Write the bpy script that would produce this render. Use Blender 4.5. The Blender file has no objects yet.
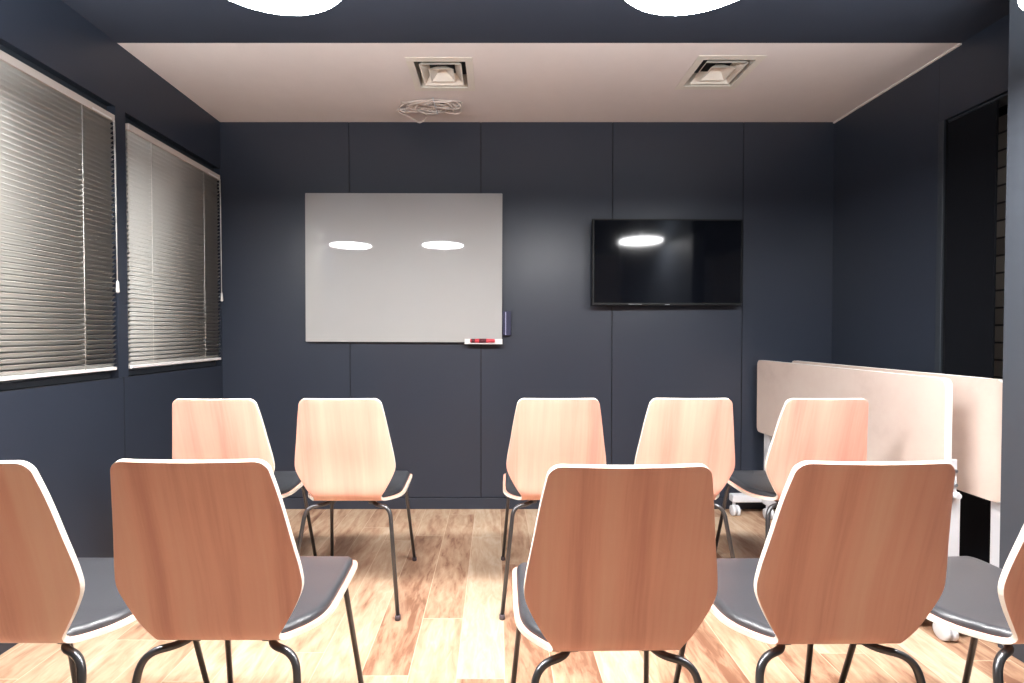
import bpy, bmesh, math, random
from mathutils import Vector, Matrix
random.seed(7)
S = bpy.context.scene
COL = S.collection
PI = math.pi

# ------------------------------------------------------------ materials
def lin(c):
    return tuple(((v/255)/12.92 if v/255 <= .04045 else ((v/255+.055)/1.055)**2.4) for v in c)

def new_mat(name):
    m = bpy.data.materials.new(name); m.use_nodes = True
    nt = m.node_tree; nt.nodes.clear()
    out = nt.nodes.new('ShaderNodeOutputMaterial')
    b = nt.nodes.new('ShaderNodeBsdfPrincipled')
    nt.links.new(b.outputs[0], out.inputs[0])
    return m, nt, b

def N(nt, typ, **kw):
    n = nt.nodes.new(typ)
    for k, v in kw.items():
        if k.startswith('i_'):
            n.inputs[int(k[2:])].default_value = v
        else:
            setattr(n, k, v)
    return n

def L(nt, a, b): nt.links.new(a, b)

def plain(name, col, rough=.5, metal=0, spec=.5, coat=0, coat_rough=.03, var=.06, scale=9, bump=0, bscale=300):
    """base colour with a gentle procedural mottling"""
    m, nt, b = new_mat(name)
    tc = N(nt, 'ShaderNodeTexCoord')
    no = N(nt, 'ShaderNodeTexNoise'); no.inputs['Scale'].default_value = scale; no.inputs['Detail'].default_value = 4
    L(nt, tc.outputs['Object'], no.inputs['Vector'])
    mx = N(nt, 'ShaderNodeMix', data_type='RGBA')
    mx.inputs[6].default_value = tuple(c*(1-var) for c in col)+(1,)
    mx.inputs[7].default_value = tuple(min(1, c*(1+var)) for c in col)+(1,)
    L(nt, no.outputs[0], mx.inputs[0]); L(nt, mx.outputs[2], b.inputs['Base Color'])
    b.inputs['Roughness'].default_value = rough; b.inputs['Metallic'].default_value = metal
    b.inputs['Specular IOR Level'].default_value = spec
    b.inputs['Coat Weight'].default_value = coat; b.inputs['Coat Roughness'].default_value = coat_rough
    if bump:
        n2 = N(nt, 'ShaderNodeTexNoise'); n2.inputs['Scale'].default_value = bscale
        L(nt, tc.outputs['Object'], n2.inputs['Vector'])
        bp = N(nt, 'ShaderNodeBump'); bp.inputs['Strength'].default_value = bump; bp.inputs['Distance'].default_value = .002
        L(nt, n2.outputs[0], bp.inputs['Height']); L(nt, bp.outputs[0], b.inputs['Normal'])
    return m

def wood_veneer(name, c1, c2, c3, sx=16, sl=.7, rough=.42):
    m, nt, b = new_mat(name)
    tc = N(nt, 'ShaderNodeTexCoord'); oi = N(nt, 'ShaderNodeObjectInfo')
    mp = N(nt, 'ShaderNodeMapping'); mp.inputs['Scale'].default_value = (sx, sl, sl)
    L(nt, tc.outputs['Object'], mp.inputs[0])
    off = N(nt, 'ShaderNodeVectorMath', operation='ADD')
    sc = N(nt, 'ShaderNodeMath', operation='MULTIPLY', i_1=37.0)
    L(nt, oi.outputs['Random'], sc.inputs[0]); L(nt, mp.outputs[0], off.inputs[0]); L(nt, sc.outputs[0], off.inputs[1])
    n1 = N(nt, 'ShaderNodeTexNoise'); n1.inputs['Scale'].default_value = .75; n1.inputs['Detail'].default_value = 3; n1.inputs['Distortion'].default_value = .25
    n2 = N(nt, 'ShaderNodeTexNoise'); n2.inputs['Scale'].default_value = 7; n2.inputs['Detail'].default_value = 6; n2.inputs['Roughness'].default_value = .65
    L(nt, off.outputs[0], n1.inputs['Vector']); L(nt, off.outputs[0], n2.inputs['Vector'])
    ad = N(nt, 'ShaderNodeMath', operation='MULTIPLY_ADD', i_1=.28)
    L(nt, n2.outputs[0], ad.inputs[0]); L(nt, n1.outputs[0], ad.inputs[2])
    r = N(nt, 'ShaderNodeValToRGB')
    r.color_ramp.elements[0].position = .42; r.color_ramp.elements[0].color = c1+(1,)
    r.color_ramp.elements[1].position = .88; r.color_ramp.elements[1].color = c3+(1,)
    e = r.color_ramp.elements.new(.60); e.color = c2+(1,)
    L(nt, ad.outputs[0], r.inputs[0]); L(nt, r.outputs[0], b.inputs['Base Color'])
    b.inputs['Roughness'].default_value = rough; b.inputs['Specular IOR Level'].default_value = .35
    return m

def floor_mat():
    m, nt, b = new_mat('rustic_plank_floor')
    tc = N(nt, 'ShaderNodeTexCoord'); sp = N(nt, 'ShaderNodeSeparateXYZ'); L(nt, tc.outputs['Object'], sp.inputs[0])
    def M(op, a, bb=None, c=None):
        n = N(nt, 'ShaderNodeMath', operation=op)
        for i, v in enumerate((a, bb, c)):
            if v is None: continue
            if isinstance(v, (int, float)): n.inputs[i].default_value = v
            else: L(nt, v, n.inputs[i])
        return n.outputs[0]
    W, LEN = .15, 1.05
    u = M('DIVIDE', M('ADD', sp.outputs[0], 10.02), W)
    row = M('FLOOR', u); fu = M('FRACT', u)
    w1 = N(nt, 'ShaderNodeTexWhiteNoise', noise_dimensions='1D'); L(nt, row, w1.inputs['W'])
    v = M('ADD', M('DIVIDE', M('ADD', sp.outputs[1], 10), LEN), w1.outputs[0])
    colm = M('FLOOR', v); fv = M('FRACT', v)
    cb = N(nt, 'ShaderNodeCombineXYZ'); L(nt, row, cb.inputs[0]); L(nt, colm, cb.inputs[1])
    w2 = N(nt, 'ShaderNodeTexWhiteNoise', noise_dimensions='2D'); L(nt, cb.outputs[0], w2.inputs['Vector'])
    # grain
    mp = N(nt, 'ShaderNodeMapping'); mp.inputs['Scale'].default_value = (9, 2.2, 1)
    L(nt, tc.outputs['Object'], mp.inputs[0])
    ofs = N(nt, 'ShaderNodeVectorMath', operation='MULTIPLY_ADD'); ofs.inputs[1].default_value = (30, 30, 30)
    L(nt, w2.outputs['Color'], ofs.inputs[0]); L(nt, mp.outputs[0], ofs.inputs[2])
    n1 = N(nt, 'ShaderNodeTexNoise'); n1.inputs['Scale'].default_value = 1.0; n1.inputs['Detail'].default_value = 7
    n1.inputs['Roughness'].default_value = .6; n1.inputs['Distortion'].default_value = 1.6
    L(nt, ofs.outputs[0], n1.inputs['Vector'])
    n2 = N(nt, 'ShaderNodeTexNoise'); n2.inputs['Scale'].default_value = 5; n2.inputs['Detail'].default_value = 8
    n2.inputs['Distortion'].default_value = .8
    L(nt, ofs.outputs[0], n2.inputs['Vector'])
    g0 = M('ADD', M('MULTIPLY', n1.outputs[0], .62), M('MULTIPLY', n2.outputs[0], .38))
    g = M('ADD', M('MULTIPLY', M('SUBTRACT', g0, .5), 1.7), .5)
    t = M('ADD', M('MULTIPLY', w2.outputs['Value'], .30), M('MULTIPLY', g, .9))
    r = N(nt, 'ShaderNodeValToRGB')
    els = r.color_ramp.elements
    els[0].position = .34; els[0].color = (.24, .115, .068, 1)
    els[1].position = .92; els[1].color = (.60, .475, .35, 1)
    for p, c in ((.47, (.38, .22, .138)), (.58, (.455, .295, .19)), (.72, (.52, .37, .25))):
        e = els.new(p); e.color = c+(1,)
    L(nt, t, r.inputs[0])
    # seams
    du = M('MULTIPLY', M('MINIMUM', fu, M('SUBTRACT', 1.0, fu)), W)
    dv = M('MULTIPLY', M('MINIMUM', fv, M('SUBTRACT', 1.0, fv)), LEN)
    d = M('MINIMUM', du, dv)
    seam = N(nt, 'ShaderNodeMapRange'); seam.inputs[1].default_value = .0006; seam.inputs[2].default_value = .0022
    L(nt, d, seam.inputs[0])
    mx = N(nt, 'ShaderNodeMix', data_type='RGBA'); mx.inputs[6].default_value = (.62, .47, .33, 1)
    L(nt, seam.outputs[0], mx.inputs[0]); L(nt, r.outputs[0], mx.inputs[7])
    L(nt, mx.outputs[2], b.inputs['Base Color'])
    rr = N(nt, 'ShaderNodeMapRange'); rr.inputs[3].default_value = .34; rr.inputs[4].default_value = .5
    L(nt, n1.outputs[0], rr.inputs[0]); L(nt, rr.outputs[0], b.inputs['Roughness'])
    b.inputs['Specular IOR Level'].default_value = .35
    bp = N(nt, 'ShaderNodeBump'); bp.inputs['Strength'].default_value = .25; bp.inputs['Distance'].default_value = .0015
    L(nt, seam.outputs[0], bp.inputs['Height']); L(nt, bp.outputs[0], b.inputs['Normal'])
    return m

def brick_mat():
    m, nt, b = new_mat('grey_brick_cladding')
    tc = N(nt, 'ShaderNodeTexCoord'); mp = N(nt, 'ShaderNodeMapping'); mp.inputs['Rotation'].default_value = (0, PI/2, PI/2)
    L(nt, tc.outputs['Object'], mp.inputs[0])
    sp = N(nt, 'ShaderNodeSeparateXYZ'); L(nt, tc.outputs['Object'], sp.inputs[0])
    cb = N(nt, 'ShaderNodeCombineXYZ'); L(nt, sp.outputs[1], cb.inputs[0]); L(nt, sp.outputs[2], cb.inputs[1])
    br = N(nt, 'ShaderNodeTexBrick'); br.inputs['Scale'].default_value = 1
    br.inputs['Brick Width'].default_value = .21; br.inputs['Row Height'].default_value = .085; br.inputs['Mortar Size'].default_value = .005
    br.inputs['Color1'].default_value = (.62, .54, .48, 1); br.inputs['Color2'].default_value = (.26, .21, .19, 1); br.inputs['Mortar'].default_value = (.07, .06, .06, 1)
    L(nt, cb.outputs[0], br.inputs['Vector']); L(nt, br.outputs[0], b.inputs['Base Color'])
    b.inputs['Roughness'].default_value = .8
    return m

NAVY = (.027, .034, .051)
M_wall = plain('navy_satin_panel', NAVY, rough=.36, spec=.5, var=.06, scale=2.5, bump=.10, bscale=500)
M_slate = plain('slate_grey_wall', (.052, .060, .074), rough=.55, spec=.35, var=.05, scale=3)
M_wallc = plain('navy_painted_ceiling', (.036, .043, .062), rough=.6, spec=.3, var=.05, scale=3)
M_gap = plain('panel_gap_dark', (.006, .007, .01), rough=.8)
M_tan = plain('beige_ceiling_board', (.80, .72, .69), rough=.85, var=.03, scale=14, bump=.2, bscale=160)
M_floor = floor_mat()
M_brick = brick_mat()
M_rear = plain('rear_wall_paint', (.78, .76, .74), rough=.8)
M_void = plain('dark_passage', (.006, .007, .010), rough=.8, spec=.15)
M_frame = plain('dark_window_frame', (.035, .042, .052), rough=.4)
M_slat = plain('blind_slat_grey', (.53, .53, .50), rough=.38, metal=.0, spec=.5, var=.02)
M_blind = plain('blind_rail_ivory', (.62, .55, .50), rough=.4, var=.02)
M_cord = plain('white_cord', (.75, .74, .70), rough=.6, var=.02)
M_veneer = wood_veneer('walnut_toned_beech_veneer', (.70, .335, .26), (.84, .46, .355), (.90, .59, .46))
M_edge = plain('pale_plywood_edge', (.86, .80, .70), rough=.5, var=.04, scale=40)
M_vinyl = plain('black_vinyl_seat', (.042, .044, .050), rough=.33, spec=.6, var=.08, scale=20, bump=.12, bscale=260)
M_steel = plain('gunmetal_tube', (.10, .10, .105), rough=.28, metal=.75, spec=.5, var=.04)
M_rub = plain('purple_grey_glide', (.10, .075, .085), rough=.6)
M_ttop = wood_veneer('pale_maple_laminate', (.58, .46, .40), (.64, .52, .455), (.68, .57, .50), sx=.6, sl=5, rough=.4)
M_tedge = plain('white_edge_band', (.84, .82, .79), rough=.4, var=.02)
M_tleg = plain('white_powder_coat', (.68, .69, .72), rough=.4, var=.02)
M_wheel = plain('light_grey_caster', (.66, .67, .70), rough=.5, var=.02)
M_bolt = plain('steel_bolt', (.4, .4, .42), rough=.3, metal=.9)
M_board = plain('white_glass_board', (.385, .385, .375), rough=.45, coat=1, coat_rough=.015, var=.01)
M_bedge = plain('board_edge_white', (.74, .74, .71), rough=.3, var=.01)
M_tvs = plain('tv_screen_black', (.004, .005, .008), rough=.07, spec=.5, var=.02)
M_tvb = plain('tv_bezel_black', (.004, .005, .006), rough=.5, spec=.3, var=.03)
M_silver = plain('silver_logo_glint', (.45, .46, .48), rough=.3, metal=.8)
M_vent = plain('cream_vent_enamel', (.80, .74, .66), rough=.45, var=.02)
M_ventd = plain('vent_duct_dark', (.03, .033, .04), rough=.8)
M_cable = plain('white_cable_jacket', (.66, .58, .53), rough=.5, var=.03)
M_red = plain('red_plastic', (.62, .05, .07), rough=.35)
M_dred = plain('dark_red_label', (.10, .012, .02), rough=.5)
M_blue = plain('dark_blue_plastic', (.018, .02, .06), rough=.4)
M_lip = plain('pale_lilac_plastic', (.36, .36, .52), rough=.3)
M_shade = plain('dark_lamp_shade', (.05, .05, .055), rough=.4)
M_shadei = plain('white_shade_rim', (.8, .8, .8), rough=.5)
m, nt, b = new_mat('lamp_diffuser')
b.inputs['Base Color'].default_value = (.8, .8, .8, 1)
b.inputs['Emission Color'].default_value = (1.0, .985, .975, 1); b.inputs['Emission Strength'].default_value = 85
M_glow = m
m, nt, b = new_mat('opal_lamp_shade')
b.inputs['Base Color'].default_value = (.8, .8, .8, 1)
b.inputs['Emission Color'].default_value = (.95, .98, 1.0, 1); b.inputs['Emission Strength'].default_value = 40
M_opal = m
m, nt, b = new_mat('window_glass')
b.inputs['Base Color'].default_value = (.9, .95, 1, 1); b.inputs['Transmission Weight'].default_value = 1; b.inputs['Roughness'].default_value = 0.02; b.inputs['IOR'].default_value = 1.45
tc = N(nt, 'ShaderNodeTexCoord'); no = N(nt, 'ShaderNodeTexNoise', ); no.inputs['Scale'].default_value = 2
L(nt, tc.outputs['Object'], no.inputs['Vector'])
mr = N(nt, 'ShaderNodeMapRange'); mr.inputs[3].default_value = .01; mr.inputs[4].default_value = .04
L(nt, no.outputs[0], mr.inputs[0]); L(nt, mr.outputs[0], b.inputs['Roughness'])
M_glass = m

# ------------------------------------------------------------ mesh helpers
class MB:
    def __init__(s): s.bm = bmesh.new(); s.mats = []
    def mi(s, m):
        if m not in s.mats: s.mats.append(m)
        return s.mats.index(m)
    def box(s, x0, x1, y0, y1, z0, z1, m, bevel=0, seg=2, rot=None):
        r = bmesh.ops.create_cube(s.bm, size=1)
        vs = r['verts']; c = Vector(((x0+x1)/2, (y0+y1)/2, (z0+z1)/2))
        for v in vs:
            v.co = Vector((v.co.x*(x1-x0), v.co.y*(y1-y0), v.co.z*(z1-z0)))
            if rot: v.co = rot @ v.co
            v.co += c
        fs = {f for v in vs for f in v.link_faces}
        for f in fs: f.material_index = s.mi(m)
        if bevel:
            es = {e for f in fs for e in f.edges}
            bmesh.ops.bevel(s.bm, geom=list(es), offset=bevel, segments=seg, affect='EDGES', profile=.5)
        return s
    def tube(s, pts, r, m, n=12, cap=True):
        pts = [Vector(p) for p in pts]
        rr = r if isinstance(r, (list, tuple)) else [r]*len(pts)
        rings = []; up = None
        for i, p in enumerate(pts):
            t = (pts[min(i+1, len(pts)-1)]-pts[max(i-1, 0)]).normalized()
            if up is None:
                up = Vector((0, 0, 1)) if abs(t.z) < .9 else Vector((0, 1, 0))
            a = t.cross(up).normalized(); bb = a.cross(t).normalized(); up = bb
            rings.append([s.bm.verts.new(p+(a*math.cos(2*PI*k/n)+bb*math.sin(2*PI*k/n))*rr[i]) for k in range(n)])
        mi = s.mi(m)
        for i in range(len(rings)-1):
            for k in range(n):
                f = s.bm.faces.new((rings[i][k], rings[i][(k+1) % n], rings[i+1][(k+1) % n], rings[i+1][k]))
                f.material_index = mi; f.smooth = True
        if cap:
            for R in (rings[0][::-1], rings[-1]):
                f = s.bm.faces.new(R); f.material_index = mi
        return s
    def lathe(s, prof, m, n=40, axis='Z', c=(0, 0, 0), smooth=True, cap=True):
        c = Vector(c); rings = []
        for r, h in prof:
            ring = []
            for k in range(n):
                a = 2*PI*k/n; u, v = r*math.cos(a), r*math.sin(a)
                ring.append(s.bm.verts.new(c+(Vector((u, v, h)) if axis == 'Z' else Vector((u, h, v)) if axis == 'Y' else Vector((h, u, v)))))
            rings.append(ring)
        mi = s.mi(m)
        for i in range(len(rings)-1):
            for k in range(n):
                f = s.bm.faces.new((rings[i][k], rings[i][(k+1) % n], rings[i+1][(k+1) % n], rings[i+1][k]))
                f.material_index = mi; f.smooth = smooth
        for R in (rings[0], rings[-1]) if cap else ():
            if (R[0].co-R[1].co).length > 1e-4:
                f = s.bm.faces.new(R); f.material_index = mi
        return s
    def rrect(s, plane, a0, a1, b0, b1, d0, d1, r, m, me=None, seg=8, bev=0):
        """rounded rectangle slab. plane 'YZ' (extruded in x) or 'XZ' (extruded in y) ; me = material of the rim"""
        pts = []
        for cx, cy, s0 in ((a1-r, b1-r, 0), (a0+r, b1-r, 90), (a0+r, b0+r, 180), (a1-r, b0+r, 270)):
            for k in range(seg+1):
                an = math.radians(s0+90*k/seg); pts.append((cx+r*math.cos(an), cy+r*math.sin(an)))
        def P(p, d): return (d, p[0], p[1]) if plane == 'YZ' else (p[0], d, p[1])
        A = [s.bm.verts.new(P(p, d0)) for p in pts]; B = [s.bm.verts.new(P(p, d1)) for p in pts]
        fa = s.bm.faces.new(A); fb = s.bm.faces.new(B[::-1]); fa.material_index = fb.material_index = s.mi(m)
        rim = s.mi(me or m); n = len(pts)
        for k in range(n):
            f = s.bm.faces.new((A[k], B[k], B[(k+1) % n], A[(k+1) % n])); f.material_index = rim; f.smooth = True
        if bev:
            es = list(set(fa.edges) | set(fb.edges))
            res = bmesh.ops.bevel(s.bm, geom=es, offset=bev, segments=2, affect='EDGES', profile=.5)
            for f in res['faces']: f.material_index = rim
        return s
    def build(s, name, parent=None, loc=None):
        bmesh.ops.recalc_face_normals(s.bm, faces=s.bm.faces)
        me = bpy.data.meshes.new(name); s.bm.to_mesh(me); s.bm.free()
        for m in s.mats: me.materials.append(m)
        o = bpy.data.objects.new(name, me); COL.objects.link(o)
        if parent: o.parent = parent
        if loc: o.location = loc
        return o

def empty(name, loc=(0, 0, 0), rz=0):
    o = bpy.data.objects.new(name, None); COL.objects.link(o); o.empty_display_size = .1
    o.location = loc; o.rotation_euler = (0, 0, rz); return o

def tag(o, label, cat, group=None, kind=None):
    o['label'] = label; o['category'] = cat
    if group: o['group'] = group
    if kind: o['kind'] = kind
    return o

def struct(o): o['kind'] = 'structure'; return o

def copy_tree(o, parent=None):
    c = o.copy(); COL.objects.link(c)
    if parent: c.parent = parent
    for ch in list(o.children): copy_tree(ch, c)
    return c

# ------------------------------------------------------------ room dimensions
XL, XR, YB, ZC, YF = -1.648, 2.033, 2.95, 2.33, 2.151
XN, YN = 1.708, 1.643           # near stretch of the right wall
ZDOOR = 2.03
GAP = .003

# floor
struct(MB().box(-4.2, 4.2, -3.0, 3.1, -.08, 0, M_floor).build('floor'))

# back wall: four full panels between narrow dark gaps
w = MB(); w.box(XL-.12, XR+.12, YB+.006, YB+.12, 0, ZC+.1, M_gap)
seams = [XL-.01, -.877, -.086, .705, 1.49, XR+.01]
for a, bb in zip(seams[:-1], seams[1:]):
    w.box(a+GAP/2, bb-GAP/2, YB, YB+.010, .068, ZC+.05, M_wall, bevel=.0012)
struct(w.build('wall_back'))

# left wall with two window openings
HS, ZS, ZH = 2.165, .873, 2.05
W1 = (1.215, 2.136); W2 = (2.193, 2.940); YL0 = .55
w = MB(); T = .14
w.box(XL-T, XL-.006, YL0, YB+.006, 0, ZS-.004, M_gap)
w.box(XL-.010, XL, YL0, HS-GAP/2, .068, ZS-GAP, M_wall, bevel=.001)
w.box(XL-.010, XL, HS+GAP/2, YB, .068, ZS-GAP, M_wall, bevel=.001)
w.box(XL-T, XL, YL0, YB+.006, ZH, ZC+.05, M_wall)
w.box(XL-T, XL, YL0, W1[0], ZS-.002, ZH, M_wall)
w.box(XL-T, XL, W1[1], W2[0], ZS-.002, ZH, M_wall)
w.box(XL-T, XL, W2[1], YB+.006, ZS-.002, ZH, M_wall)
struct(w.build('wall_left'))

for i, (y0, y1) in enumerate((W1, W2)):
    f = MB(); xa, xb = XL-.11, XL-.035; t = .03
    f.box(xa, xb, y0, y1, ZS-.002, ZS+t-.008, M_frame, bevel=.002); f.box(xa, xb, y0, y1, ZH-t, ZH, M_frame, bevel=.002)
    f.box(xa, xb, y0, y0+t, ZS+t-.008, ZH-t, M_frame, bevel=.002); f.box(xa, xb, y1-t, y1, ZS+t-.008, ZH-t, M_frame, bevel=.002)
    fo = struct(f.build('window_%d' % (i+1)))
    MB().box(xa+.03, xa+.036, y0+t, y1-t, ZS+t-.008, ZH-t, M_glass).build('glass', fo)

# right wall of the alcove, doorway, near stretch
YD = 2.226
w = MB()
w.box(XR+.006, XR+.10, YD, YB+.006, 0, ZC+.05, M_gap)
w.box(XR, XR+.010, YD+.03, YB, .068, ZC+.05, M_wall, bevel=.001)
w.box(XR, XR+.10, YN, YD+.03, ZDOOR, ZC+.05, M_wall)
struct(w.build('wall_right'))
w = MB(); w.box(XN, XN+.11, -.4, YN, 0, ZC+.05, M_slate, bevel=.002)
w.box(XN+.11, XR+.10, YN-.11, YN, ZDOOR, ZC+.05, M_wall)
struct(w.build('wall_right_near'))
d = MB()
d.box(XR-.004, XR+.012, YD, YD+.028, 0, ZDOOR, M_frame, bevel=.003)
d.box(XR+.014, XR+.10, YN+.002, YD, ZDOOR-.012, ZDOOR-.001, M_frame, bevel=.002)
struct(d.build('trim_1'))
dr = struct(MB().box(XR+.014, XR+.024, 2.01, YD-.001, .004, ZDOOR-.014, M_void, bevel=.002).build('door_1'))
w = MB(); w.box(2.46, 2.56, 2.42, 3.0, 0, ZC+.05, M_void); w.box(XR+.10, 2.56, 2.9, 3.0, 0, ZC+.05, M_void)
w.box(2.46, 2.56, 1.2, 2.42, 2.12, ZC+.05, M_void)
struct(w.build('wall_passage'))
struct(MB().box(2.46, 2.56, 1.2, 2.42, 0, 2.12, M_brick).build('wall_brick'))

struct(MB().box(-4.3, -4.2, -3.1, 3.1, 0, ZC+.08, M_rear).build('wall_far_left'))
struct(MB().box(-4.2, XL-.12, YB+.01, YB+.12, 0, ZC+.08, M_rear).build('wall_light_block'))  # unseen wall added to keep outside light off the blinds
struct(MB().box(-4.2, XL-T, YF, YB+.12, ZC, ZC+.08, M_wallc).build('ceiling_light_block'))  # unseen cover added to shut out light from above the windows
struct(MB().box(-4.2, XL-T, YL0, YL0+.1, 0, ZC+.08, M_rear).build('wall_return_left'))
struct(MB().box(4.2, 4.3, -3.1, 3.1, 0, ZC+.08, M_rear).build('wall_far_right'))
struct(MB().box(-4.2, 4.2, -3.1, -3.0, 0, ZC+.08, M_rear).build('wall_rear'))
# skirting
struct(MB().box(XL+.002, XR-.002, YB-.010, YB+.002, 0, .066, M_wall, bevel=.002).build('baseboard_back'))
struct(MB().box(XL-.002, XL+.010, YL0, YB-.011, 0, .066, M_wall, bevel=.002).build('baseboard_left'))
struct(MB().box(XR-.010, XR+.002, YD+.03, YB-.011, 0, .066, M_wall, bevel=.002).build('baseboard_right'))

# ceilings: dark painted front part, beige board behind with two vent openings
struct(MB().box(-4.2, 4.2, -3.0, YF, ZC, ZC+.08, M_wallc).build('ceiling'))
vents = [(-.259, 2.414), (1.083, 2.400)]; VH = .128
c = MB(); x = XL
for vx, vy in vents:
    c.box(x, vx-VH, YF, YB+.01, ZC, ZC+.03, M_tan)
    c.box(vx-VH, vx+VH, YF, vy-VH, ZC, ZC+.03, M_tan); c.box(vx-VH, vx+VH, vy+VH, YB+.01, ZC, ZC+.03, M_tan)
    x = vx+VH
c.box(x, XR, YF, YB+.01, ZC, ZC+.03, M_tan)
struct(c.build('ceiling_beige'))
struct(MB().box(XL-.1, XR+.9, YF, YB+.1, ZC+.16, ZC+.2, M_wallc).build('ceiling_slab'))
struct(MB().box(XR-.009, XR, YF, YB, ZC-.008, ZC, M_tan).build('trim_2'))

# ------------------------------------------------------------ ceiling vents
def frustum(mb, ht, zt, hb, zb, m, closed=False, th=.004):
    def sq(h, z): return [mb.bm.verts.new((a*h, b_*h, z)) for a, b_ in ((-1, -1), (1, -1), (1, 1), (-1, 1))]
    A, B = sq(ht, zt), sq(hb, zb); C, D = sq(ht-th, zt), sq(hb-th, zb); mi = mb.mi(m)
    for k in range(4):
        j = (k+1) % 4
        for q in ((A[k], A[j], B[j], B[k]), (C[k], D[k], D[j], C[j]), (B[k], B[j], D[j], D[k]), (A[k], C[k], C[j], A[j])):
            mb.bm.faces.new(q).material_index = mi
    if closed: mb.bm.faces.new(C).material_index = mi
def make_vent(lb, x, y):
    r = tag(empty('ceiling_vent', (x, y, ZC)), lb, 'air vent', 'ceiling air diffusers')
    f = MB(); o, i = .155, .120
    for bx in ((-o, o, -o, -i), (-o, o, i, o), (-o, -i, -i, i), (i, o, -i, i)):
        f.box(bx[0], bx[1], bx[2], bx[3], -.0025, -.0003, M_vent, bevel=.0008)
    f.build('frame', r)
    k = MB()
    for bx in ((-VH+.002, VH-.002, -VH+.002, -VH+.006), (-VH+.002, VH-.002, VH-.006, VH-.002), (-VH+.002, -VH+.006, -VH+.006, VH-.006), (VH-.006, VH-.002, -VH+.006, VH-.006)):
        k.box(bx[0], bx[1], bx[2], bx[3], 0.0, .12, M_vent)
    k.box(-VH+.002, VH-.002, -VH+.002, VH-.002, .066, .07, M_ventd); k.build('duct', r)
    a = MB(); frustum(a, .066, .042, .100, -.002, M_vent); a.build('louver', r)
    a = MB(); frustum(a, .018, .034, .060, -.004, M_vent, closed=True); a.build('louver', r)
    return r
make_vent('square cream ceiling vent directly above the coiled white cables', *vents[0])
make_vent('square cream ceiling vent on the right, above the black television', *vents[1])

# coil of cable tied up at the ceiling
cb = MB(); random.seed(3)
def smooth_closed(pts, n=6):
    out = []; k = len(pts)
    for i in range(k):
        p0, p1, p2, p3 = [Vector(pts[(i+j-1) % k]) for j in range(4)]
        for q in range(n):
            t = q/n
            out.append(.5*((2*p1)+(-p0+p2)*t+(2*p0-5*p1+4*p2-p3)*t*t+(-p0+3*p1-3*p2+p3)*t**3))
    return out
for j in range(9):
    cx, cy = random.uniform(-.07, .07), random.uniform(-.03, .03)
    rx, ry = random.uniform(.09, .14), random.uniform(.03, .07); ph = random.uniform(-.35, .35)
    pts = []
    for k in range(14):
        a = 2*PI*k/14
        u = rx*math.cos(a)*(1+.05*random.uniform(-1, 1)); v = ry*math.sin(a)*(1+.12*random.uniform(-1, 1))
        pts.append((cx+u*math.cos(ph)-v*math.sin(ph), cy+u*math.sin(ph)+v*math.cos(ph), -.012-.020*(.5+.5*math.sin(a*2+j))-.006*random.random()))
    P = smooth_closed(pts); P.append(P[0]); cb.tube(P, .0042, M_cable, n=7, cap=False)
cab = tag(cb.build('cable_coil', loc=(-.335, 2.70, ZC+.004)), 'untidy coil of white cable hanging from the beige ceiling behind a vent', 'cable')
t = MB(); P = smooth_closed([(-.21, .04, -.03), (-.15, .12, -.035), (-.10, .15, -.05), (-.06, .11, -.03), (-.12, .05, -.02)]); P.append(P[0])
t.tube(P, .0035, M_cable, n=7, cap=False); t.build('loose_loop', cab)
t = MB(); P = smooth_closed([(0, -.06, -.006), (0.01, -.065, -.04), (0.015, 0, -.05), (.01, .065, -.04), (0, .06, -.006)]); P.append(P[0])
t.tube(P, .003, M_tleg, n=6, cap=False); t.build('cable_tie', cab)

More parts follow.
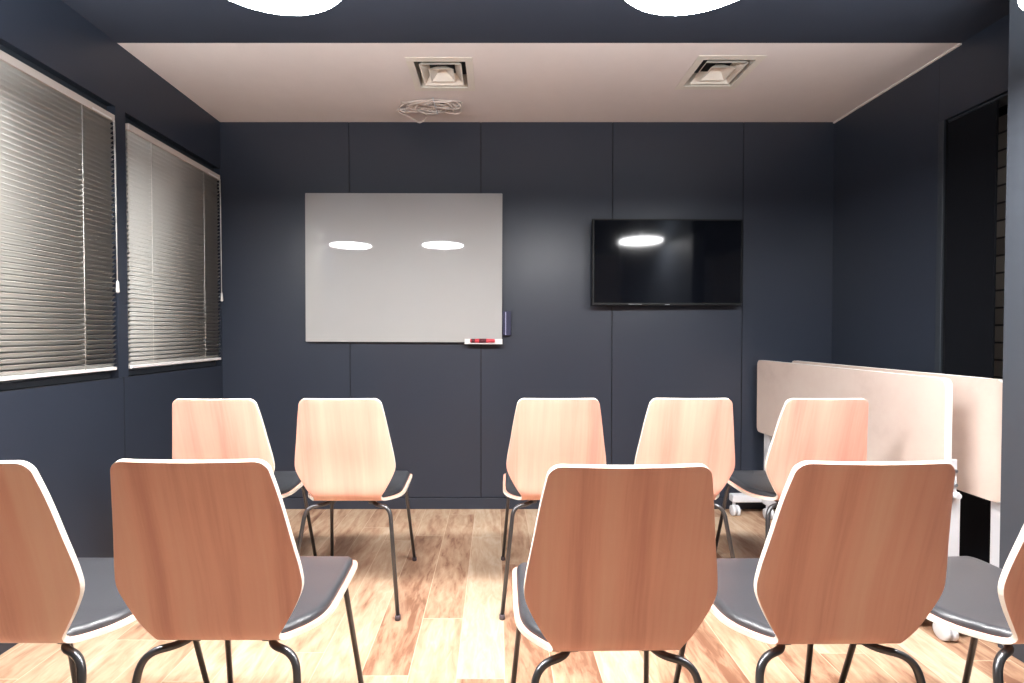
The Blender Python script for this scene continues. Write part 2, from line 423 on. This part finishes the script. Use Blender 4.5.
# ------------------------------------------------------------ venetian blinds
def make_blind(y0, y1, tapes, label, ragged):
    xb = XL-.006; zt, zb = 2.006, .906
    r = tag(empty('venetian_blind', (xb, (y0+y1)/2, zb)), label, 'window blind', 'grey venetian blinds on the left wall')
    hy = (y1-y0)/2
    h = MB(); h.box(-.014, .014, -hy, hy, zt-zb-.030, zt-zb, M_blind, bevel=.002); ho = h.build('headrail', r)
    MB().box(.0142, .0152, hy-.12, hy-.02, zt-zb-.027, zt-zb-.020, M_tedge).build('cord_lock', ho)
    s = MB(); mi = s.mi(M_slat); n = 52; z = .020; dz = (zt-zb-.035-.022)/(n-1)
    an = math.radians(-44); hw = .0125
    for k in range(n):
        zc = .022+k*dz; yo = random.uniform(-.0015, .0015)
        prev = None
        for q in range(5):
            u = -1+q/2; cv = .0018*(1-u*u)
            px = u*hw*math.cos(an)+cv*math.sin(an); pz = -u*hw*math.sin(an)+cv*math.cos(an)
            a = s.bm.verts.new((px, -hy+.003+yo, zc+pz)); b2 = s.bm.verts.new((px, hy-.003+yo, zc+pz))
            if prev:
                f = s.bm.faces.new((prev[0], prev[1], b2, a)); f.material_index = mi; f.smooth = True
            prev = (a, b2)
    so = s.build('slats', r); sm = so.modifiers.new('thick', 'SOLIDIFY'); sm.thickness = .0004
    MB().box(-.011, .011, -hy+.002, hy-.002, 0, .014, M_tedge, bevel=.003).build('bottom_rail', r)
    for ty in tapes:
        c_ = MB(); y = ty-(y0+y1)/2
        for xx in (-.0135, .0135): c_.tube([(xx, y, .012), (xx, y, zt-zb-.03)], .0011, M_cord, n=6)
        for k in range(n): c_.tube([(-.0135, y, .014+k*dz), (.0135, y, .014+k*dz)], .0006, M_cord, n=4)
        c_.build('ladder_cord', r)
    p = MB(); yy = hy-.008; zlow = .40 if not ragged else .385
    p.tube([(.018, yy, zt-zb-.025), (.020, yy, zt-zb-.2), (.020, yy+.002, zlow)], .0014, M_cord, n=6)
    p.tube([(.018, yy-.007, zt-zb-.025), (.020, yy-.005, zt-zb-.2), (.020, yy, zlow)], .0014, M_cord, n=6)
    po = p.build('pull_cord', r)
    q = MB(); q.lathe([(.002, .0), (.005, -.006), (.0065, -.03), (.0075, -.05), (.003, -.054)], M_cord, n=12, c=(.020, yy+.002, zlow+.003)); q.build('tassel', po)
    return r
make_blind(1.228, 2.124, (1.39, 1.955), 'wide grey venetian blind nearest the camera on the left wall, cut by the frame', True)
make_blind(2.203, 2.930, (2.345, 2.765), 'narrower grey venetian blind next to the room corner, right of the dark mullion', False)

# ------------------------------------------------------------ chair
CP = [(-.006, .825, .1475), (.012, .75, .162), (.029, .665, .1755), (.044, .590, .1875), (.051, .550, .1885), (.057, .510, .173),
      (.063, .466, .149), (.072, .436, .131), (.092, .416, .134), (.125, .408, .156), (.165, .406, .184), (.205, .406, .197),
      (.26, .406, .1985), (.34, .406, .196), (.41, .407, .193), (.463, .404, .190)]
def cat(p0, p1, p2, p3, t):
    return tuple(.5*((2*b_)+(-a+c_)*t+(2*a-5*b_+4*c_-d_)*t*t+(-a+3*b_-3*c_+d_)*t**3) for a, b_, c_, d_ in zip(p0, p1, p2, p3))
path = []
for i in range(len(CP)-1):
    p0 = CP[i-1] if i else tuple(2*a-b_ for a, b_ in zip(CP[0], CP[1])); p3 = CP[i+2] if i+2 < len(CP) else tuple(2*a-b_ for a, b_ in zip(CP[-1], CP[-2]))
    for q in range(10): path.append(cat(p0, CP[i], CP[i+1], p3, q/10))
path.append(CP[-1])
arc = [0]
for a, b_ in zip(path[:-1], path[1:]): arc.append(arc[-1]+math.hypot(b_[0]-a[0], b_[1]-a[1]))
TOT = arc[-1]
def at(s):
    s = max(0, min(TOT, s))
    import bisect
    i = min(max(bisect.bisect_right(arc, s)-1, 0), len(path)-2)
    f = (s-arc[i])/(arc[i+1]-arc[i])
    y, z, w_ = [a+(b_-a)*f for a, b_ in zip(path[i], path[i+1])]
    e = .004; 
    def raw(s):
        s = max(0, min(TOT, s)); i = min(max(bisect.bisect_right(arc, s)-1, 0), len(path)-2); f = (s-arc[i])/(arc[i+1]-arc[i])
        return [a+(b_-a)*f for a, b_ in zip(path[i], path[i+1])]
    A, B = raw(s-e), raw(s+e); ty, tz = B[0]-A[0], B[1]-A[1]; l = math.hypot(ty, tz)
    return y, z, w_, (-tz/l, ty/l)
def corner(w_, d, r):
    if d >= r: return w_
    return w_-r+math.sqrt(max(0, r*r-(r-d)**2))
def sagf(s, u):
    k = max(0, 1-s/.40); k = k*k*(3-2*k)
    return -.020*k*(1-u*u)
def sheet(mb, s0, s1, inset, r0, r1, off_lo, off_hi, m_out, m_in, m_edge, nu=20, puff=None, extra=0):
    ss = []
    d = 0; n = 8
    for k in range(n): ss.append(s0+r0*(1-math.cos(PI/2*k/n)))
    mid = 64
    for k in range(mid+1): ss.append(s0+r0+(s1-r1-s0-r0)*k/mid)
    for k in range(1, n+1): ss.append(s1-r1+r1*math.sin(PI/2*k/n))
    lo, hi = [], []
    for s_ in ss:
        y, z, w_, nn = at(s_)
        w_ = w_-inset
        w_ = corner(w_, s_-s0, r0); w_ = corner(w_, s1-s_, r1) if s1-s_ < r1 else w_
        rl, rh = [], []
        for j in range(nu+1):
            u = math.sin(PI/2*(-1+2*j/nu)) if puff else -1+2*j/nu
            x_ = u*w_; sg = sagf(s_, x_/.19)
            oh = off_hi
            if puff:
                dd = min(w_*(1-abs(u)), s_-s0, s1-s_); q = min(1, max(0, dd)/puff)
                oh = off_lo+.003+(off_hi-off_lo-.003)*math.sqrt(max(0, 1-(1-q)**2))
            rl.append(mb.bm.verts.new((x_, y+sg+nn[0]*off_lo, z+nn[1]*off_lo)))
            rh.append(mb.bm.verts.new((x_, y+sg+nn[0]*oh, z+nn[1]*oh)))
        lo.append(rl); hi.append(rh)
    a, c_, e = mb.mi(m_out), mb.mi(m_in), mb.mi(m_edge)
    R = len(ss)
    for i in range(R-1):
        for j in range(nu):
            f = mb.bm.faces.new((lo[i][j], lo[i][j+1], lo[i+1][j+1], lo[i+1][j])); f.material_index = a; f.smooth = True
            f = mb.bm.faces.new((hi[i][j], hi[i+1][j], hi[i+1][j+1], hi[i][j+1])); f.material_index = c_; f.smooth = True
        for j in (0, nu):
            f = mb.bm.faces.new((lo[i][j], lo[i+1][j], hi[i+1][j], hi[i][j])); f.material_index = e
    for i in (0, R-1):
        for j in range(nu):
            f = mb.bm.faces.new((lo[i][j], lo[i][j+1], hi[i][j+1], hi[i][j])); f.material_index = e
def soft_edges(o, w_=.0015):
    b_ = o.modifiers.new('soften', 'BEVEL'); b_.width = w_; b_.segments = 2; b_.limit_method = 'ANGLE'; b_.angle_limit = math.radians(50)

def fillet(pts, r, n=8):
    out = [Vector(pts[0])]
    for i in range(1, len(pts)-1):
        p, a, c_ = Vector(pts[i]), Vector(pts[i-1]), Vector(pts[i+1])
        d1, d2 = (a-p), (c_-p); rr = min(r, d1.length*.49, d2.length*.49)
        A, B = p+d1.normalized()*rr, p+d2.normalized()*rr
        for k in range(n+1):
            t = k/n; out.append(A*(1-t)**2+p*2*t*(1-t)+B*t*t)
    out.append(Vector(pts[-1])); return out

def make_chair():
    r = empty('chair')
    s = MB(); sheet(s, 0, TOT, 0, .022, .034, 0, .0115, M_veneer, M_veneer, M_edge); sh = s.build('shell', r); soft_edges(sh, .001)
    s0 = next(arc[i] for i in range(len(path)) if path[i][1] < .441)
    p = MB(); sheet(p, s0, TOT-.010, .011, .030, .030, .0118, .029, M_vinyl, M_vinyl, M_vinyl, nu=28, puff=.017); p.build('seat_pad', r)
    u = MB()
    u.tube([(-.088, .20, .395), (.088, .20, .395)], .0085, M_steel); u.tube([(-.12, .38, .392), (.12, .38, .392)], .0085, M_steel)
    for sx in (-.08, .08): u.box(sx-.013, sx+.013, .13, .39, .389, .4035, M_steel, bevel=.002)
    u.build('seat_frame', r)
    for sg in (-1, 1):
        l = MB(); l.tube(fillet([(sg*.088, .20, .395), (sg*.088, .112, .396), (sg*.162, .085, .393), (sg*.207, .004, .012)], .05), .0080, M_steel)
        lo = l.build('leg', r)
        MB().lathe([(.0085, .0), (.0108, .001), (.0108, .016), (.0092, .019)], M_rub, n=14, c=(sg*.207, .004, 0)).build('rubber_foot', lo)
        l = MB(); l.tube(fillet([(sg*.09, .38, .392), (sg*.165, .395, .392), (sg*.193, .478, .012)], .04), .0075, M_steel)
        lo = l.build('leg', r)
        MB().lathe([(.0085, .0), (.0102, .001), (.0102, .014), (.0088, .017)], M_rub, n=14, c=(sg*.193, .478, 0)).build('rubber_foot', lo)
    return r
front = [(-1.022, .922, -.005, 'wood-backed chair in the front row, cut off by the left edge of the photo'),
         (-.581, .932, -.004, 'wood-backed chair in the front row, second from the left, left of the aisle'),
         (.247, .897, .018, 'wood-backed chair in the front row, the first one right of the central aisle'),
         (.712, .919, .010, 'wood-backed chair in the front row with the folding tables rising right behind it'),
         (1.205, .925, .055, 'wood-backed chair in the front row, cut off by the right edge of the photo')]
back = [(-1.026, 1.786, .012, 'wood-backed chair in the far row nearest the window wall'),
        (-.569, 1.793, .005, 'wood-backed chair in the far row standing below the whiteboard, left of the aisle'),
        (.233, 1.801, .006, 'wood-backed chair in the far row, first one right of the central aisle'),
        (.723, 1.804, -.008, 'wood-backed chair in the far row, standing below the black television'),
        (1.219, 1.797, .002, 'wood-backed chair in the far row, overlapping the folded pale tables')]
proto = make_chair()
first = True
for row, grp in ((front, 'chairs of the front row seen from behind'), (back, 'chairs of the far row facing the whiteboard wall')):
    for x, y, a, lb in row:
        c_ = proto if first else copy_tree(proto); first = False
        c_.location = (x, y, 0); c_.rotation_euler = (0, 0, a); tag(c_, lb, 'chair', grp)

# ------------------------------------------------------------ folded flip-top tables
def make_table():
    r = empty('folding_table')                # origin: floor, below the outer face of the top, near end at y=0
    LEN = 1.19; z0, z1 = .483, .907
    t = MB(); t.rrect('YZ', 0, LEN, z0, z1, 0, .026, .022, M_ttop, M_tedge, bev=.003); t.build('tabletop', r)
    for ye, sgn in ((.045, 1), (LEN-.045, -1)):
        l = MB(); l.box(.032, .080, ye-.028, ye+.028, .095, .500, M_tleg, bevel=.006); lo = l.build('leg', r)
        fb = MB(); fb.box(-.175, .285, ye-.026, ye+.026, .078, .122, M_tleg, bevel=.008); fb.build('foot_bar', lo)
        br = MB(); br.box(.0265, .056, ye-.036, ye-.030, .49, .62, M_tleg, bevel=.002); br.box(.0265, .034, ye-.036, ye+.036, .50, .62, M_tleg, bevel=.002)
        for zz in (.53, .58): br.lathe([(.0065, -.002), (.0065, .004)], M_bolt, n=10, axis='Y', c=(.048, ye-.040, zz))
        br.tube([(.05, ye-.05, .493), (.05, ye+.05, .493)], .011, M_tleg)
        br.build('hinge_bracket', lo)
        for xc in (-.155, .262):
            c_ = MB()
            for dx in (-.013, .013): c_.lathe([(.006, -.0085), (.025, -.0085), (.030, -.006), (.030, .006), (.025, .0085), (.006, .0085)], M_wheel, n=24, axis='X', c=(xc+dx, ye-.012, .0300))
            c_.tube([(xc-.02, ye-.012, .0300), (xc+.02, ye-.012, .0300)], .005, M_wheel); c_.tube([(xc, ye, .045), (xc, ye, .082)], .009, M_wheel)
            c_.box(xc-.004, xc+.004, ye-.022, ye+.012, .0265, .058, M_wheel, bevel=.002)
            c_.build('caster', r)
    MB().box(.04, .078, .07, LEN-.07, .60, .66, M_tleg, bevel=.005).build('crossbar', r)
    return r
tb = make_table(); tb.location = (1.577, 1.708, 0); tb.rotation_euler = (0, 0, math.radians(1.0))
tag(tb, 'folded wheeled table with pale vertical top, the one nearer the chairs', 'table', 'folded flip-top tables')
tb2 = copy_tree(tb); tb2.location = (1.723, 1.650, 0); tb2.rotation_euler = (0, 0, 0)
tag(tb2, 'folded wheeled table standing behind the other, against the dark right wall', 'table', 'folded flip-top tables')

# ------------------------------------------------------------ whiteboard
wb = tag(empty('whiteboard', (-.547, YB, 1.013)), 'large frameless white glass board on the dark back wall', 'whiteboard')
wb.rotation_euler = (math.radians(.12), math.radians(.2), math.radians(-.35))
MB().rrect('XZ', -.587, .587, 0, .884, -.030, -.022, .004, M_board, M_bedge, bev=.001).build('panel', wb)
for sx in (-.5, .44): MB().box(sx, sx+.06, -.0225, -.004, .04, .85, M_bedge, bevel=.002).build('mounting_rail', wb)
ty = MB(); ty.box(.365, .590, -.060, -.0305, -.010, -.006, M_bedge, bevel=.001); ty.box(.365, .590, -.0325, -.0305, -.006, .020, M_bedge, bevel=.0006)
ty.box(.365, .590, -.062, -.059, -.010, -.005, M_bedge, bevel=.0008); ty.build('pen_tray', wb)
mk = MB(); mk.lathe([(.005, -.074), (.0115, -.072), (.0115, -.03), (.0123, -.029), (.0123, .035), (.0115, .036), (.011, .070), (.005, .074)], M_red, n=18, axis='X')
mo = tag(mk.build('marker', loc=(-.075, YB-.046, 1.0205)), 'red marker lying in the tray at the lower right corner of the whiteboard', 'marker')
MB().lathe([(.0126, -.020), (.0126, .022)], M_dred, n=18, axis='X').build('label_band', mo)
MB().lathe([(.0118, -.066), (.0118, -.045)], M_dred, n=18, axis='X').build('cap_end', mo)

hd = tag(empty('wall_holder', (.066, YB, 1.052)), 'small dark blue holder fixed to the wall at the right edge of the whiteboard', 'holder')
b_ = MB(); b_.box(-.022, .028, -.030, -.002, 0, .145, M_blue, bevel=.003); b_.build('body', hd)
b_ = MB(); b_.box(-.006, -.001, -.034, -.0295, .002, .140, M_lip, bevel=.001); b_.build('front_lip', hd)

# ------------------------------------------------------------ television
tv = tag(empty('television', (1.012, YB, 1.229)), 'black flat-screen television mounted on the dark back wall', 'television')
tilt = Matrix.Rotation(math.radians(1.1), 4, 'Z') @ Matrix.Rotation(math.radians(.6), 4, 'X')
b_ = MB(); b_.box(-.444, .444, -.070, -.040, 0, .508, M_tvb, bevel=.004); b_.box(-.30, .30, -.045, -.028, .06, .42, M_tvb, bevel=.008)
bo = b_.build('cabinet', tv)
b_ = MB(); b_.box(-.434, .434, -.0708, -.0700, .016, .498, M_tvs); so = b_.build('screen', tv)
b_ = MB(); b_.box(-.014, .014, -.0712, -.070, .004, .008, M_silver); lg = b_.build('logo_plate', tv)
b_ = MB(); b_.box(-.23, -.15, -.0712, -.0700, .006, .0085, M_silver); rc = b_.build('bezel_glint', tv)  # painted highlight: silver strip stands for the glint on the bezel edge
for o in (bo, so, lg, rc): o.data.transform(tilt)
b_ = MB(); b_.box(-.2, .2, -.030, -.002, .12, .36, M_tvb, bevel=.003); b_.build('wall_bracket', tv)

# ------------------------------------------------------------ pendant lamps
ZL = 1.900
def make_lamp():
    r = empty('pendant_lamp')
    s = MB(); s.lathe([(.197, 0), (.199, .003), (.197, .009), (.170, .015), (.09, .026), (.026, .030), (.026, .027), (.088, .023), (.165, .012), (.195, .007), (.195, 0), (.197, 0)], M_opal, n=64, cap=False)
    sh = s.build('lamp_shade', r)
    MB().lathe([(.0001, .003), (.193, .003), (.193, .006), (.0001, .006)], M_glow, n=64).build('diffuser', r)
    MB().lathe([(.022, .028), (.026, .03), (.024, .09), (.008, .105)], M_shade, n=20).build('socket_cap', r)
    MB().tube([(0, 0, .10), (0, 0, ZC-ZL-.02)], .003, M_shade, n=8).build('cord', r)
    MB().lathe([(.05, ZC-ZL-.001), (.05, ZC-ZL-.012), (.03, ZC-ZL-.028), (.004, ZC-ZL-.030)], M_shade, n=24).build('ceiling_rose', r)
    return r
lm = make_lamp()
for i, (x, lb) in enumerate(((-1.42, 'round pendant lamp beside the blinds, seen only as the left reflection in the whiteboard'),
                             (-.526, 'round glowing pendant lamp at the top edge, left of the centre'),
                             (.466, 'round glowing pendant lamp at the top edge, right of the centre'),
                             (1.452, 'round glowing pendant lamp just showing in the top right corner'))):
    o = lm if i == 0 else copy_tree(lm)
    o.location = (x, 1.10, ZL); tag(o, lb, 'lamp', 'row of round pendant lamps')

# added unseen fill light that brightens the brick in the passage
pl = bpy.data.lights.new('passage_fill', 'AREA'); pl.shape = 'DISK'; pl.size = .18; pl.energy = 5
plo = bpy.data.objects.new('passage_fill', pl); COL.objects.link(plo); plo.location = (2.15, 1.25, 2.28)

# ------------------------------------------------------------ world, camera, view
wd = bpy.data.worlds.new('rest_of_the_room'); S.world = wd; wd.use_nodes = True
bg = wd.node_tree.nodes['Background']; bg.inputs[0].default_value = (.92, .94, 1.0, 1); bg.inputs[1].default_value = .30

cam = bpy.data.cameras.new('camera'); co = bpy.data.objects.new('camera', cam); COL.objects.link(co); S.camera = co
co.location = (0, 0, 1.067); co.rotation_euler = (math.radians(90)-.01754, 0, 0)
cam.sensor_width = 36; cam.sensor_fit = 'HORIZONTAL'; cam.lens = 488.5/1024*36
cam.shift_x = (512-495.2)/1024; cam.clip_start = .02
S.view_settings.view_transform = 'Standard'; S.view_settings.look = 'None'
S.view_settings.gamma = 1; S.view_settings.use_curve_mapping = False; S.view_settings.exposure = 0.55
S.cycles.max_bounces = 8; S.cycles.diffuse_bounces = 5
